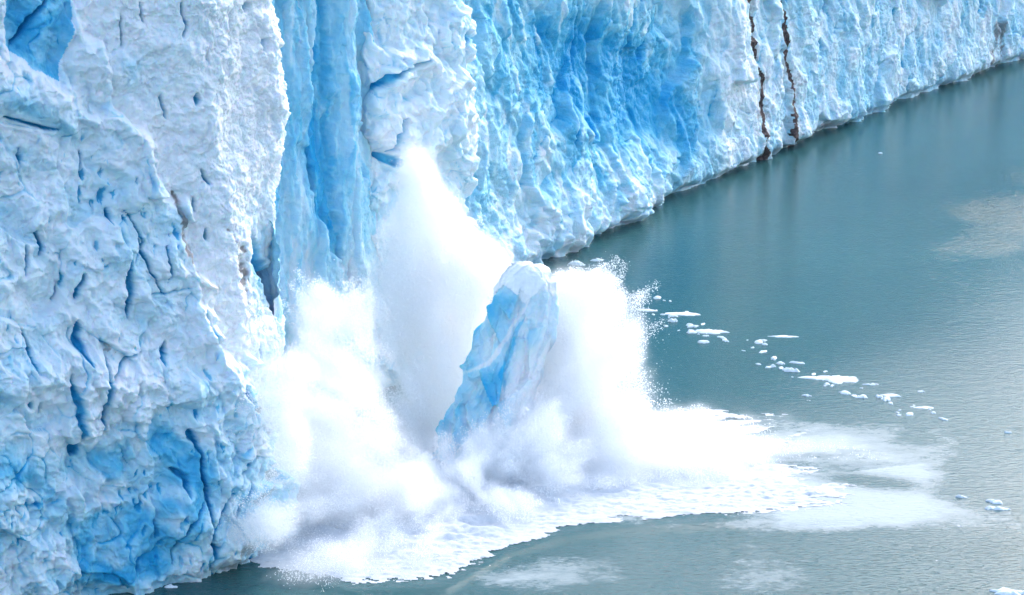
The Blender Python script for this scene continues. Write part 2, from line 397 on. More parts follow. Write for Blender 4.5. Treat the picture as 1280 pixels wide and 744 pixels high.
    wj, hj = s + .35 * n(.7, 43, 3), h + .35 * n(.7, 44, 3)
    fine = left * (.50 * chips(wj / 2.6 + .25 * hj / 2.6, hj / 3.4, 6, 720, .57)) + plate * (.10 * chips(wj / .8, hj / .8, 3, 730) + .05 * chips(wj / .22, hj / .16, 2, 733, .6)) + rmask * .22 * chips(wj / .7, hj / .6, 3, 740, .6) - .22 * cl
    return d, side, dz, blue, dirt, fine
hs_near = np.r_[np.arange(-2, 52, .075), np.arange(52, 64, .5)]
P, b, dt, px, py = sheet([(-64, 150), (-34.6, 173.2), (-21.2, 181.6), (-17.7, 188.5), (-22.5, 204)], .075, hs_near, 1.1, lambda H: .04 * H, near_fn)
P, b, dt = with_top(P, b, dt)
gpart('ice_cliff', P, grid_faces(*P.shape[:2]), M_ICE, {'blue': b, 'dirt': dt}, 'crusty white cliff with narrow blue clefts and brown dirt streaks')
NEAR = P

# --- recess with smooth blue flutes
def flute_fn(s, h, P, px, py):
    n = lambda f, sd, o=4, sy=1.: fbm(s * f, h * f * sy, 0 * s, o, sd)
    w = s + .5 * n(.12, 41, 3)
    f1, e1 = facets(w / 2.0, h / 14 + .3, 43, .6); f2, e2 = facets(w / .8, h / 5.5, 44, .7)
    d = .55 * f1 + .16 * f2 + .35 * np.abs(np.sin(w * 1.25 + .6 * n(.05, 45, 2))) + .12 * n(1.2, 46, 4, .35)
    deep = crack(px, py, [(405, -60), (398, 120), (405, 250), (425, 330)], 20, 3, 7) * 1.
    d -= 1.3 * deep
    d += 1.2 * blob(px, py, 374, 110, 12, 60) + .8 * blob(px, py, 385, 270, 12, 60) + 1.0 * blob(px, py, 430, 170, 10, 120)
    blue = .64 + .14 * n(.25, 47, 4, .3) + .1 * f2 + .25 * deep - .22 * sst(.2, .8, n(.8, 48, 4, .25)) + .12 * blob(px, py, 405, 200, 22, 100)
    blue -= .3 * blob(px, py, 440, 240, 14, 130) + .3 * blob(px, py, 374, 240, 10, 60) + .25 * sst(270, 360, py)
    return d, .1 * n(.5, 49), 0 * d, blue, 0 * d, .30 * chips((s + .1 * h * .2) / 1.1, h / 3.6, 5, 760, .58)
hs_mid = np.r_[np.arange(-2, 46, .12), np.arange(46, 64, .6)]
P, b, dt, px, py = sheet([(-19, 188), (-25.5, 205), (-24.5, 211), (-14.0, 222.5), (-12.8, 232)], .1, hs_mid, .8, lambda H: .03 * H, flute_fn)
P, b, dt = with_top(P, b, dt)
gpart('ice_flutes', P, grid_faces(*P.shape[:2]), M_FRESH, {'blue': b, 'dirt': dt}, 'smooth deep blue fluted ice in a recess')

# --- broken tower behind the spray
def tower_fn(s, h, P, px, py):
    n = lambda f, sd, o=4, sy=1.: fbm(s * f, h * f * sy, 0 * s, o, sd)
    ws = s + .9 * n(.3, 61, 3); wh = h + .9 * n(.3, 62, 3)
    f1, e1 = facets(ws / 3.6, wh / 4.4, 63); f2, e2 = facets((ws + .4 * wh) / 1.5, wh / 1.8, 64); f3, e3 = facets(ws / .65, wh / .75, 65)
    kn = sst(.35, .6, blob(px, py, 512, 135, 62, 78, 10) * 1.1 + .12 * n(.5, 67))      # rounded rubbly knob
    d = .5 * f1 + .25 * f2 + .09 * f3 + .15 * n(.7, 66, 5) + 1.5 * kn + .5 * kn * ridge(ws * .9, wh * .9, 0 * s, 4, 68)
    d += 1.0 * blob(px, py, 475, 75, 40, 22, -40) + .8 * blob(px, py, 578, 75, 22, 60)
    arc = crack(px, py, [(447, 150), (452, 118), (475, 92), (520, 72)], 5, 1.5, 5)
    sl = np.maximum(crack(px, py, [(494, 148), (484, 165), (477, 190)], 7, 1.5, 6), crack(px, py, [(470, 196), (492, 200), (513, 190)], 9, 1.5, 8))
    sl = np.maximum(sl, np.maximum(crack(px, py, [(536, 15), (537, 42)], 4, 1, 9), crack(px, py, [(580, 38), (579, 60)], 4, 1, 10)))
    sl = np.maximum(sl, arc)
    sm = (1 - sst(.0, .07, e2)) * sst(0, .4, n(.4, 69, 3))
    d -= 1.2 * sl + .35 * sm
    blue = .22 + .16 * n(.3, 70, 4) + .75 * sl + .35 * sm + .12 * sst(.1, -.7, f2) - .08 * kn + .12 * sst(180, 330, py)
    d -= 2.5 * sst(575, 625, px + 10 * n(.5, 71) - .0 * py)
    return d, .3 * n(.7, 72), .3 * n(.7, 73), blue, 0 * d, .34 * chips(ws / 1.5, wh / 1.7, 5, 750, .55) + kn * .12 * ridge(ws * 2, wh * 2, 0 * s, 3, 74) - .3 * sl
P, b, dt, px, py = sheet([(-18.8, 238), (-16.6, 226.5), (-13.2, 225.8), (-8.4, 231.5), (-3.6, 238), (-8, 250)], .09, hs_mid, .9, lambda H: .02 * H, tower_fn)
P, b, dt = with_top(P, b, dt, 22)
gpart('ice_tower', P, grid_faces(*P.shape[:2]), M_ICE, {'blue': b, 'dirt': dt}, 'pale crumbling tower with a rounded knob of rubble ice')

# --- long wall running away to the right
SEAMS = [([(934, -15), (944, 60), (953, 110), (955, 150), (957, 206)], 5.5), ([(978, -15), (984, 70), (989, 110), (992, 150), (993, 188)], 6.5)]
def wall_fn(s, h, P, px, py):
    n = lambda f, sd, o=4, sy=1.: fbm(s * f, h * f * sy, 0 * s, o, sd)
    ws = s + 1.4 * n(.14, 81, 3) + .15 * h; wh = h + 1.5 * n(.14, 82, 3)
    f1, e1 = facets(ws / 8.0, wh / 16.0, 83, .8); f2, e2 = facets(ws / 2.6, wh / 5.0, 84); f3, e3 = facets(ws / 1.1, wh / 1.7, 85)
    yw = np.interp(px, [560, 680, 760, 870, 925, 1000, 1100, 1200, 1280, 1400], [400, 328, 298, 235, 215, 182, 140, 105, 75, 30])   # waterline in the same measure
    foot = sst(110, 20, (yw - py) + 30 * n(.15, 87)) * sst(900, 820, px)
    flt = sst(870, 830, px + 8 * n(.2, 88))                              # fluted blue part
    d = .7 * f1 + .14 * f2 + .12 * n(.5, 86, 5, .6)
    d += flt * (.40 * ridge(ws * .30, wh * .10, 0 * s, 4, 89) + .10 * ridge(ws * 1.0, wh * .3, 0 * s, 4, 90) - 1.2)
    hollow = np.minimum(1, blob(px, py, 805, 125, 80, 75, 35) + .8 * blob(px, py, 740, 70, 60, 60) + .35 * n(.3, 106) * blob(px, py, 790, 110, 140, 120))
    d -= 2.2 * hollow
    d += foot * (1.0 + .8 * ridge(ws * .55, wh * .4, 0 * s, 5, 91) + .3 * f3)
    d += (1 - flt) * (.2 * ridge(ws * .4, wh * .25, 0 * s, 5, 92))
    blue = .47 + .16 * n(.10, 93, 4, .4) + .17 * n(.55, 94, 5, .35) - .12 * f2 * .8
    blue += flt * .06 + .50 * hollow + .12 * blob(px, py, 620, 200, 60, 130) - .22 * foot
    blue -= .30 * blob(px, py, 905, 90, 45, 120) + .18 * blob(px, py, 970, 80, 40, 100) + .10 * sst(980, 1060, px)
    blue -= flt * .30 * sst(.35, .75, fbm(ws * .55, wh * .22, 0 * s, 4, 95))
    th = (1 - sst(0, .05, e2)) * sst(.25, .5, n(.25, 96, 3)); d -= .7 * th; blue += .35 * th
    cl = np.zeros_like(s)
    for i, (pp, wd) in enumerate([([(737, 20), (746, 60), (742, 85)], 3), ([(823, 40), (824, 80)], 3), ([(1026, 50), (1029, 72)], 3), ([(1114, 10), (1118, 40)], 3), ([(1035, 0), (1036, 20)], 3), ([(1130, 70), (1131, 88)], 2.5), ([(730, 120), (728, 190)], 3), ([(1225, 0), (1224, 18)], 2), ([(800, 0), (803, 40)], 4), ([(752, 130), (757, 175)], 5)]):
        cl = np.maximum(cl, crack(px, py, pp, wd, 1.5, i + 140))
    d -= 1.2 * cl; blue += .6 * cl
    dirt = np.zeros_like(s); g = np.zeros_like(s)
    for i, (pp, wd) in enumerate(SEAMS):
        g = np.maximum(g, crack(px, py, pp, wd * 1.7, 2, 120 + i)); dirt = np.maximum(dirt, .45 * crack(px, py, pp, wd * 2.2, 6, 130 + i) * sst(-.2, .5, n(.8, 97)))
    dirt = np.maximum(dirt, .75 * np.maximum(crack(px, py, [(1260, -40), (1248, 30), (1239, 100)], 4, 2, 137), crack(px, py, [(1253, 0), (1254, 78)], 3, 1, 138)) * sst(-.6, .1, n(.9, 107)))
    dirt = np.maximum(dirt, .4 * crack(px, py, [(915, 150), (921, 216)], 5, 3, 139) * sst(-.2, .4, n(.8, 98)))
    dirt = np.maximum(dirt, .45 * sst(22, 6, yw - py) * sst(880, 930, px) * sst(1110, 1010, px) * sst(-.3, .5, n(.6, 99)))  # patchy darker brown band just above the waterline, around the seams
    d -= .45 * g
    # buttress edges left of each seam
    d += .9 * blob(px, py, 905, 120, 35, 140) + .6 * blob(px, py, 970, 100, 10, 120)
    d -= 2.6 * np.exp(-((h - .1) / .9) ** 2) * (.7 + .5 * n(.15, 101))
    return d, .35 * n(.5, 102), .35 * n(.5, 103), blue, dirt, .50 * chips(ws / 3.0 + .2 * wh / 3, wh / 5.0, 6, 770, .55) + foot * .18 * ridge(ws * 1.4, wh * 1.4, 0 * s, 3, 104)
hs_wall = np.r_[np.arange(-2, 38, .11), np.arange(38, 64, .6)]
WPTS = [(-12.5, 240), (-7.6, 252), tuple(on_water(680, 330)[:2]), tuple(on_water(760, 299)[:2]), tuple(on_water(870, 237)[:2]), tuple(on_water(925, 216)[:2]), tuple(on_water(1000, 183)[:2]),
        tuple(on_water(1100, 141)[:2]), tuple(on_water(1200, 106)[:2]), tuple(on_water(1280, 76)[:2]), tuple(on_water(1400, 30)[:2])]
P, b, dt, px, py = sheet(WPTS, .19, hs_wall, 1.2, lambda H: .03 * H, wall_fn)
nr0 = P.shape[0]; nc = P.shape[1]
F = grid_faces(nr0, nc)
used = np.zeros(len(F), bool); fx = blur(px, 7).ravel()[F].mean(1); fy = blur(py, 7).ravel()[F].mean(1); fz = P[..., 2].ravel()[F].mean(1)
seams = []
for i, (pp, wd) in enumerate(SEAMS):
    c = crack(fx, fy, pp, 1.0, 2, 120 + i) * 0
    wx = fx + 2.0 * vnoise(fx * .04, fy * .04, 0 * fx, 120 + i + 31) + 1.0 * vnoise(fx * .25, fy * .12, 0 * fx, 200 + i)
    dd, t = polydist(wx, fy, pp)
    ww = .46 * wd * (.36 + .3 * vnoise(fy * .05, fy * 0, fy * 0, 210 + i) + (1.1 * t * t if i == 1 else .2)) + .6 * vnoise(fx * .4, fy * .3, 0 * fx, 220 + i)
    m = ((dd < np.maximum(ww, 1.25 if i < 2 else .9)) & ~used).reshape(nr0 - 1, nc - 1)
    lab = np.where(m, np.arange(m.size).reshape(m.shape) + 1, 0)        # keep the largest connected run of faces
    for _ in range(3000):
        q = np.pad(lab, 1); nl = np.where(m, np.maximum.reduce([lab, q[2:, 1:-1], q[:-2, 1:-1], q[1:-1, 2:], q[1:-1, :-2]]), 0)
        if (nl == lab).all(): break
        lab = nl
    ids_, cnt_ = np.unique(lab[m], return_counts=True); m = (lab == ids_[cnt_.argmax()]).ravel()
    used |= m; seams.append(m)
def submesh(P, F, m):
    f = F[m]; idx, inv = np.unique(f, return_inverse=True); return P.reshape(-1, 3)[idx], inv.reshape(f.shape), idx
V, f, idx = submesh(P, F, ~used)
gpart('ice_wall', V, f, M_ICE, {'blue': b.ravel()[idx], 'dirt': dt.ravel()[idx]}, 'long blue rippled ice wall running along the water')
for i, m in enumerate(seams):
    V, f, idx = submesh(P, F, m)
    gpart('sediment_seam', V, f, M_DIRT, {}, ['black dirt seam, left of the widest pair', 'black dirt seam widening towards the water', 'thin brown seam at the far end', 'short thin brown seam at the far end'][i])
T, tb, td = with_top(P[-1:], b[-1:], dt[-1:], 40)
gpart('glacier_top', T, grid_faces(*T.shape[:2]), M_ICE, {'blue': tb, 'dirt': td})

# ------------------------------------------------------------------ water
def axis(lo, hi, step, far, grow=1.35):
    a = list(np.arange(lo, hi, step)); d = step
    while a[-1] < far: d *= grow; a.append(a[-1] + d)
    d = step
    while a[0] > -far: d *= grow; a.insert(0, a[0] - d)
    return np.array(a)
wx_, wy_ = axis(-45, 60, .25, 9000), axis(165, 300, .25, 9000)
X, Y = np.meshgrid(wx_, wy_); X = X.astype(np.float32); Y = Y.astype(np.float32)
near = (np.abs(X) < 400) & (Y > 50) & (Y < 900)
PW = np.stack([X, Y, 0 * X], -1); wpx, wpy = proj(np.where(near[..., None], PW, [0, 200, 0]))
SURGE = [(300, 705), (360, 722), (430, 738), (560, 736), (640, 690), (700, 672), (780, 660), (870, 655), (960, 652), (1060, 650), (1150, 640)]
def surge_y(x): return np.interp(x, [p[0] for p in SURGE], [p[1] for p in SURGE])
nz = fbm(X * .12, Y * .12, 0 * X, 5, 301); nz2 = fbm(X * .5, Y * .9, 0 * X, 4, 302)
# slush: pale bands spreading right from the surge, and below it
sl = .95 * blob(wpx, wpy, 1000, 585, 230, 62, 3) + .55 * blob(wpx, wpy, 1190, 650, 110, 22, 5) + .42 * blob(wpx, wpy, 1120, 560, 130, 30, 6) + .5 * blob(wpx, wpy, 640, 725, 120, 22, -5) + .35 * blob(wpx, wpy, 950, 700, 380, 60) + .35 * blob(wpx, wpy, 880, 735, 90, 12) + .35 * blob(wpx, wpy, 440, 715, 160, 20)
sl = sl + (.62 + .5 * nz) * np.exp(-(np.clip(wpy - surge_y(wpx), 0, 99) / 11) ** 2) * sst(640, 800, wpx) * sst(1200, 1100, wpx) * (wpy > surge_y(wpx) - 60)
sl = sl + .05 * sst(430, 620, wpy) * sst(600, 900, wpx)  # sparkle on the near-right water, painted in as a faint pale tint
sl = np.clip(sl + .42 * nz + .12 * nz2 * (sl > .1) - .22, 0, 1) * near
sl *= 1 - .85 * blob(wpx, wpy, 1090, 602, 75, 10, 6)
cp = .07 + .75 * sst(430, 560, wpy + .06 * (wpx - 900)) * sst(650, 900, wpx) * .5 + 1.5 * sst(.25, .8, blob(wpx, wpy, 1270, 272, 90, 40, -8) + .3 * nz) + .5 * sst(640, 700, wpy)
cp = np.clip(cp * (.75 + .6 * nz), .03, 2) * near
# swell thrown up by the fall, and a gentle chop
dy = wpy - surge_y(wpx)
band = sst(250, 420, wpx) * sst(1220, 1000, wpx)
Z = .16 * np.exp(-(np.where(dy > 0, dy / 6, dy / 26)) ** 2) * band - .03 * np.exp(-((dy - 14) / 9) ** 2) * band
Z = Z + .012 * nz2 * near * (.3 + cp)
PW[..., 2] = Z
water = make_mesh('water', PW, grid_faces(*X.shape), M_WATER, None, True, {'slush': sl, 'chop': cp}); water['kind'] = 'structure'

# ------------------------------------------------------------------ foam and surge on the water
gx, gy = np.arange(-24, 42, .12, dtype=np.float32), np.arange(172, 232, .12, dtype=np.float32)
X, Y = np.meshgrid(gx, gy); PF = np.stack([X, Y, 0 * X], -1); fpx, fpy = proj(PF)
dy = fpy - surge_y(fpx)
n1 = fbm(X * .35, Y * .9, 0 * X, 5, 311); n2 = fbm(X * 1.3, Y * 2.6, 0 * X, 4, 312)
n3 = ridge(X * .9, Y * 1.8, 0 * X, 3, 313); dens = sst(6, -22, dy + 9 * n1 + 5 * n2) * sst(250, 330, fpx) * sst(1175, 1040, fpx + 60 * n1) * sst(500, 560, fpy + 14 * n1 + .05 * (fpx - 700)) 
dens *= np.clip(1.25 - .95 * sst(860, 1150, fpx) - .6 * sst(860, 1000, fpx) * sst(-30, -80, dy), 0, 1.3)
dens += .5 * n1 * sst(820, 1000, fpx) + .20 * n2 - .55 * np.clip(n3 - .35, 0, 1) * sst(-70, -5, dy + 10 * n1)
ok = dens > .52
band = sst(250, 420, fpx) * sst(1220, 1000, fpx)
PF[..., 2] = .012 + .16 * np.exp(-(np.where(dy > 0, dy / 6, dy / 26)) ** 2) * band + .22 * np.clip(dens - .56, 0, .6) * (1 + n2) + .5 * sst(-15, -60, dy) * sst(900, 700, fpx) * (n1 + .6)
F = grid_faces(*X.shape); m = ok.ravel()[F].all(1)
V, f, idx = submesh(PF, F, m)
tag(make_mesh('foam', V, f, M_FOAM, None, True), 'white churned foam surging over the water around the fallen ice', 'foam', kind='stuff')

# ------------------------------------------------------------------ pieces of ice afloat
GR = 'ice fragments floating on the water'
FRAG = [  # px, py, width px, depth factor, height m, name, label
 (721, 331, 17, .5, .7, 'ice_fragment', 'rounded white ice lump afloat just behind the tip of the leaning slab'),
 (746, 326, 15, .4, .4, 'ice_fragment', 'low white ice piece nearest the dark foot of the blue wall'),
 (745, 339, 12, .45, .5, 'ice_fragment', 'small white ice lump in front of the pair by the wall foot'),
 (704, 342, 15, .4, .4, 'ice_fragment', 'flat pale ice piece half hidden by the slab tip'),
 (808, 388, 24, .35, .25, 'ice_floe', 'thin pale strip of ice at the edge of the curling spray'),
 (852, 393, 44, .3, .22, 'ice_floe', 'long thin pale streak of ice right of the spray crest'),
 (842, 402, 11, .6, .6, 'ice_fragment', 'compact white lump just under the long thin streak'),
 (862, 407, 8, .7, .45, 'ice_fragment', 'tiny white lump between the long streak and the ragged floe'),
 (886, 415, 40, .45, .4, 'ice_floe', 'ragged white floe with an uneven top, nearest right of the spray'),
 (864, 416, 13, .5, .3, 'ice_fragment', 'small flat piece touching the left end of the ragged floe'),
 (980, 421, 34, .22, .15, 'ice_floe', 'very thin faint line of ice alone on open water'),
 (956, 431, 6, .9, .35, 'ice_fragment', 'tiny white speck of ice below the faint thin line'),
 (963, 459, 14, .45, .4, 'ice_fragment', 'small ice piece at the left end of the loose cluster'),
 (976, 455, 9, .6, .5, 'ice_fragment', 'upright little ice piece in the middle of the loose cluster'),
 (989, 464, 20, .55, .6, 'ice_fragment', 'largest rounded lump of the loose cluster in mid water'),
 (997, 454, 20, .3, .3, 'ice_fragment', 'flat ice piece at the back right of the loose cluster'),
 (1045, 474, 68, .42, .35, 'ice_floe', 'longest bright white floe, tapering to the right'),
 (1088, 481, 16, .3, .25, 'ice_fragment', 'small splinter off the right end of the longest floe'),
 (1113, 495, 26, .35, .3, 'ice_floe', 'short bright floe below and right of the longest one'),
 (1008, 495, 11, .4, .25, 'ice_fragment', 'small dull ice piece between spray edge and longest floe'),
 (1158, 510, 24, .4, .12, 'ice_floe', 'pale flat floe right of the short bright one'),
 (1151, 490, 8, .5, .25, 'ice_fragment', 'tiny ice piece above the pale flat floe'),
 (1259, 541, 8, .5, .25, 'ice_fragment', 'lone tiny ice piece near the right edge above the slush'),
 (1243, 628, 20, .5, .4, 'ice_fragment', 'upper ice lump of the bright heap at the slush end'),
 (1237, 636, 15, .5, .4, 'ice_fragment', 'lower left ice lump of the bright heap at the slush end'),
 (1252, 637, 18, .5, .35, 'ice_fragment', 'lower right ice lump of the bright heap at the slush end'),
 (1202, 622, 12, .4, .3, 'ice_fragment', 'single white ice piece just left of the bright heap'),
 (1263, 742, 44, .45, .5, 'ice_floe', 'white floe cut by the bottom right corner'),
 (1101, 192, 6, .6, .3, 'ice_fragment', 'lone white speck on the calm dark water far off'),
 (213, 734, 15, .4, .3, 'ice_fragment', 'pale ice piece on dark water at the cliff foot'),
 (247, 723, 10, .5, .25, 'ice_fragment', 'smaller ice piece against the cliff foot beside the dark rock face'),
 (176, 741, 8, .5, .25, 'ice_fragment', 'tiny ice piece at the bottom edge under the near cliff')]
def frag_mesh(name, w, dp, hgt, sd, sharp):
    n_r, n_a = 9, 40
    a = np.linspace(0, 2 * np.pi, n_a, endpoint=False); r = np.linspace(0, 1, n_r)
    A_, R_ = np.meshgrid(a, r)
    out = 1 + .45 * vnoise(np.cos(A_) * 2.2, np.sin(A_) * 2.2, 0 * A_ + sd, 800) + .22 * vnoise(np.cos(A_) * 6, np.sin(A_) * 6, 0 * A_ + sd, 801)
    x = np.cos(A_) * R_ * out * w / 2; y = np.sin(A_) * R_ * out * dp / 2
    z = hgt * (1 - R_ ** 3) * (.55 + .6 * np.abs(vnoise(x * 1.8 + sd, y * 2.2, 0 * x, 802)) + .35 * vnoise(x * 4, y * 4 + sd, 0 * x, 803)) - .06 * (R_ > .9)
    V = np.stack([x, y, z], -1); F = []
    for i in range(n_r - 1):
        for j in range(n_a):
            k = (j + 1) % n_a; F.append((i * n_a + j, (i + 1) * n_a + j, (i + 1) * n_a + k, i * n_a + k))
    return make_mesh(name, V, np.array(F), M_BERG, None, True)
for i, (fx_, fy_, wpx_, dk, hg, nm, lb_) in enumerate(FRAG):
    p0 = on_water(fx_, fy_); mpp = np.linalg.norm(p0 - [0, 0, CAM_Z]) / FPX
    o = frag_mesh(nm, wpx_ * mpp, max(.35, wpx_ * mpp * dk), hg * .62, i * 3.7, 0)
    o.location = (p0[0], p0[1], .02); o.rotation_euler = (0, 0, R(-8 if wpx_ > 20 else (i * 37) % 50 - 25))
    tag(o, lb_, 'ice floe' if nm == 'ice_floe' else 'ice fragment', GR)

brash = [frag_mesh('brash_ice', .5, .42, .16, 300 + k * 5.3, 0) for k in range(4)]
for o in brash: bpy.data.objects.remove(o)
brash = [me for me in bpy.data.meshes if me.name.startswith('brash_ice')]
AX = [(815, 378), (860, 412), (930, 428), (985, 466), (1060, 486), (1120, 505), (1165, 520)]
for k in range(64):
    t_ = rng.random() * (len(AX) - 1); i_ = int(t_); q_ = t_ - i_
    cx_ = AX[i_][0] * (1 - q_) + AX[i_ + 1][0] * q_ + rng.normal() * 16; cy_ = AX[i_][1] * (1 - q_) + AX[i_ + 1][1] * q_ + rng.normal() * 5
    p0 = on_water(cx_, cy_); o = link(bpy.data.objects.new('brash_ice', brash[k % len(brash)]))
    sc_ = .5 + 1.3 * rng.random() ** 2; o.location = (p0[0], p0[1], .015); o.rotation_euler = (0, 0, rng.uniform(0, 6.28)); o.scale = (sc_ * rng.uniform(.9, 1.8), sc_, sc_)
    tag(o, 'tiny white crumb of ice in the loose trail between the spray and the right-hand floes', 'ice fragment', 'tiny crumbs of ice trailing away from the spray')

# ------------------------------------------------------------------ the calved block
def ellip_block():
    import bmesh
    bm = bmesh.new(); bmesh.ops.create_icosphere(bm, subdivisions=7, radius=1)
    v = np.array([x.co[:] for x in bm.verts], np.float32); bm.verts.index_update()
    f = np.array([[q.index for q in t.verts] for t in bm.faces], np.int32); bm.free()
    return v, f
Yb = 205.0
v, f = ellip_block()
# centre line and half widths from foot to tip; cross-section is a chipped wedge
top = at_depth(664, 331, Yb); bot = at_depth(585, 590, Yb - 1)
t = (v[:, 2] + 1) / 2
ctr = bot[None, :] * (1 - t)[:, None] + top[None, :] * t[:, None]
ctr[:, 0] += 1.0 * np.sin(t * np.pi) * .6
half = np.interp(t, [0, .25, .5, .75, .92, 1], [3.5, 3.5, 3.3, 2.8, 2.2, 1.6])
a = np.arctan2(v[:, 1], v[:, 0]); rr = np.hypot(v[:, 0], v[:, 1]) / np.sqrt(np.maximum(1 - v[:, 2] ** 2, 1e-6))
poly = 1 / np.maximum.reduce([np.cos(a - p) / q for p, q in ((.15, 1.0), (1.5, .9), (2.7, 1.0), (3.7, .95), (4.55, .75), (5.4, .9))] + [0 * a + .6])
r = np.minimum(poly, 1.25) * half * (1 - np.maximum(0, (np.abs(v[:, 2]) - .93) / .07) ** 2) ** .5
Q = np.stack([ctr[:, 0] + np.cos(a) * r, ctr[:, 1] + np.sin(a) * r * .8, ctr[:, 2]], 1).astype(np.float32)
fh, fe = facets(a * 1.4 + 1.2 * t, t * 4.5 + .4 * a, 401); fh2, fe2 = facets(a * 3.5, t * 11 + a, 402)
nrm = np.stack([np.cos(a), np.sin(a), .25 + 0 * a], 1)
nq = fbm(Q[:, 0] * .6, Q[:, 1] * .6, Q[:, 2] * .6, 5, 403)
Q += nrm * (.42 * fh + .07 * fh2 + .35 * nq)[:, None] * (np.minimum(1, half / 2) * (1 - .6 * sst(.84, .97, t)))[:, None]
Q[:, 2] += .25 * nq
qx, qy = proj(Q)
bl = .33 + .18 * fh + .2 * nq - .42 * sst(.84, .97, t + .05 * nq) + .35 * blob(qx, qy, 603, 490, 24, 22) + .2 * sst(640, 585, qx + .4 * (qy - 470)) - .25 * sst(640, 680, qx + .25 * (qy - 420))
bl += .3 * crack(qx, qy, [(655, 395), (640, 430), (628, 470), (632, 490)], 5, 2, 9) - .35 * crack(qx, qy, [(575, 468), (610, 455), (628, 430), (670, 360)], 4, 2, 12)
bo = tag(bpy.data.objects.new('ice_block', None), 'tall leaning slab of blue ice with white snowy tip plunging amid the white spray', 'ice block')
bo.location = bot; C.objects.link(bo)
bo.name = 'ice_block'
blk = make_mesh('ice_body', Q - bot.astype(np.float32), f, M_FRESH, bo, True, {'blue': np.clip(bl, 0, 1), 'dirt': 0 * bl})
# snowy cap as a part of its own
fc = f[(t[f].mean(1) > .87 + .05 * nq[f].mean(1))]
idx, inv = np.unique(fc, return_inverse=True)
cap = Q[idx] + np.array([0, 0, .02], np.float32) + nrm[idx].astype(np.float32) * .02
make_mesh('snow_cap', cap - bot.astype(np.float32), inv.reshape(fc.shape), M_BERG, bo, True)

# ------------------------------------------------------------------ spray: one density field for mist and drops
VX0, VX1, VY0, VY1, VZ0, VZ1 = -29., 42., 169., 228., 0., 31.
VS = .32
nx, ny, nzv = int((VX1 - VX0) / VS), int((VY1 - VY0) / VS), int((VZ1 - VZ0) / VS)
PUFFS = []   # x,y,z, rx,ry,rz, strength
def puff(px_, py_, Yd, rxpx, rypx, ry=5., k=1.):
    p = at_depth(px_, py_, Yd); mpp = (Yd / .97) / FPX
    PUFFS.append((*p, rxpx * mpp, ry, rypx * mpp, k))
# rear jet
puff(520, 262, 214, 34, 75, 3.5); puff(532, 330, 214, 62, 75, 4.5); puff(545, 400, 213, 85, 85, 5); puff(500, 430, 212, 60, 100, 5); puff(600, 400, 214, 50, 70, 4)
puff(600, 335, 216, 36, 36, 3, .8); puff(560, 270, 215, 22, 40, 3, .7)
# left mass
puff(430, 470, 196, 62, 100, 5); puff(405, 560, 190, 80, 110, 5); puff(360, 620, 185, 55, 80, 3.5, .85); puff(440, 650, 186, 95, 80, 6); puff(395, 400, 198, 40, 50, 4, .7); puff(340, 540, 187, 34, 70, 3, .55); puff(500, 690, 183, 80, 42, 5)
puff(455, 400, 200, 28, 40, 3, .8)
# centre, in front of and around the block
puff(530, 620, 192, 80, 62, 5); puff(610, 620, 196, 80, 66, 5); puff(665, 560, 199, 60, 80, 4); puff(520, 560, 208, 60, 80, 5, .75); puff(700, 620, 198, 80, 60, 5)
# right mass
puff(730, 480, 206, 62, 100, 5); puff(770, 520, 205, 52, 90, 5); puff(715, 400, 208, 36, 55, 4, .65); puff(690, 500, 207, 40, 110, 3.5); puff(760, 600, 202, 80, 62, 6); puff(700, 440, 210, 50, 80, 4)
puff(775, 392, 210, 30, 26, 2.5, .75); puff(740, 358, 211, 44, 22, 2.5, .65); puff(790, 440, 208, 26, 50, 3, .8)
puff(345, 560, 180, 50, 100, 3, .8); puff(325, 650, 177, 52, 50, 3, .75); puff(380, 735, 176, 70, 26, 3, .5); puff(480, 735, 177, 90, 26, 3, .6); puff(570, 722, 180, 70, 24, 3, .55); puff(365, 450, 184, 40, 70, 3, .6); puff(700, 655, 192, 90, 18, 3, .6); puff(820, 640, 194, 90, 18, 3, .65); puff(930, 640, 196, 90, 15, 3, .55); puff(650, 680, 186, 60, 18, 3, .65); puff(590, 565, 197, 60, 34, 3, .7); puff(410, 700, 180, 80, 30, 4, .7); puff(640, 640, 190, 60, 30, 4, .6)
puff(525, 500, 210, 60, 90, 4, .75); puff(560, 470, 211, 60, 80, 4, .7)
# low surge to the right
puff(860, 560, 206, 100, 52, 6, 1.); puff(950, 560, 207, 120, 40, 6, .8); puff(1030, 580, 206, 110, 28, 5, .6); puff(870, 615, 201, 120, 36, 5, .9); puff(980, 625, 199, 120, 24, 5, .75); puff(820, 590, 204, 80, 50, 5, .9)
IMP = at_depth(590, 600, 202)
def spray_field(x, y, z, fine=True):
    """soft envelope minus turbulence; streaked outwards from the place of impact"""
    e = np.zeros(np.broadcast(x, y, z).shape, np.float32)
    for (a, b_, c, rx, ry, rz, k) in PUFFS:
        e = e + k * np.exp(-1.5 * (((x - a) / rx) ** 2 + ((y - b_) / ry) ** 2 + ((z - c) / rz) ** 2))
    e = 1.15 * (1 - np.exp(-1.15 * e))
    dx, dy, dz = x - IMP[0], y - IMP[1], z - IMP[2] + 3
    r = np.sqrt(dx * dx + dy * dy + dz * dz) + .1
    o = 4 if fine else 3
    t1 = fbm(x * .16, y * .16, z * .13 - 3, o, 501)
    t2 = fbm(dx / r * 11, dy / r * 11, dz / r * 11 + r * .10, o, 502); t3 = .7 * fbm(x * .55, y * .55, z * .5, 3, 503)
    v = e + (.55 * t1 + .50 * t2 + .32 * t3) * np.clip(e * 3, 0, 1)
    gapm = np.exp(-(((x + 9.5) / 2.6) ** 2 + ((z - 6) / 6) ** 2 + ((y - 200) / 10) ** 2))
    return v - .05 * gapm

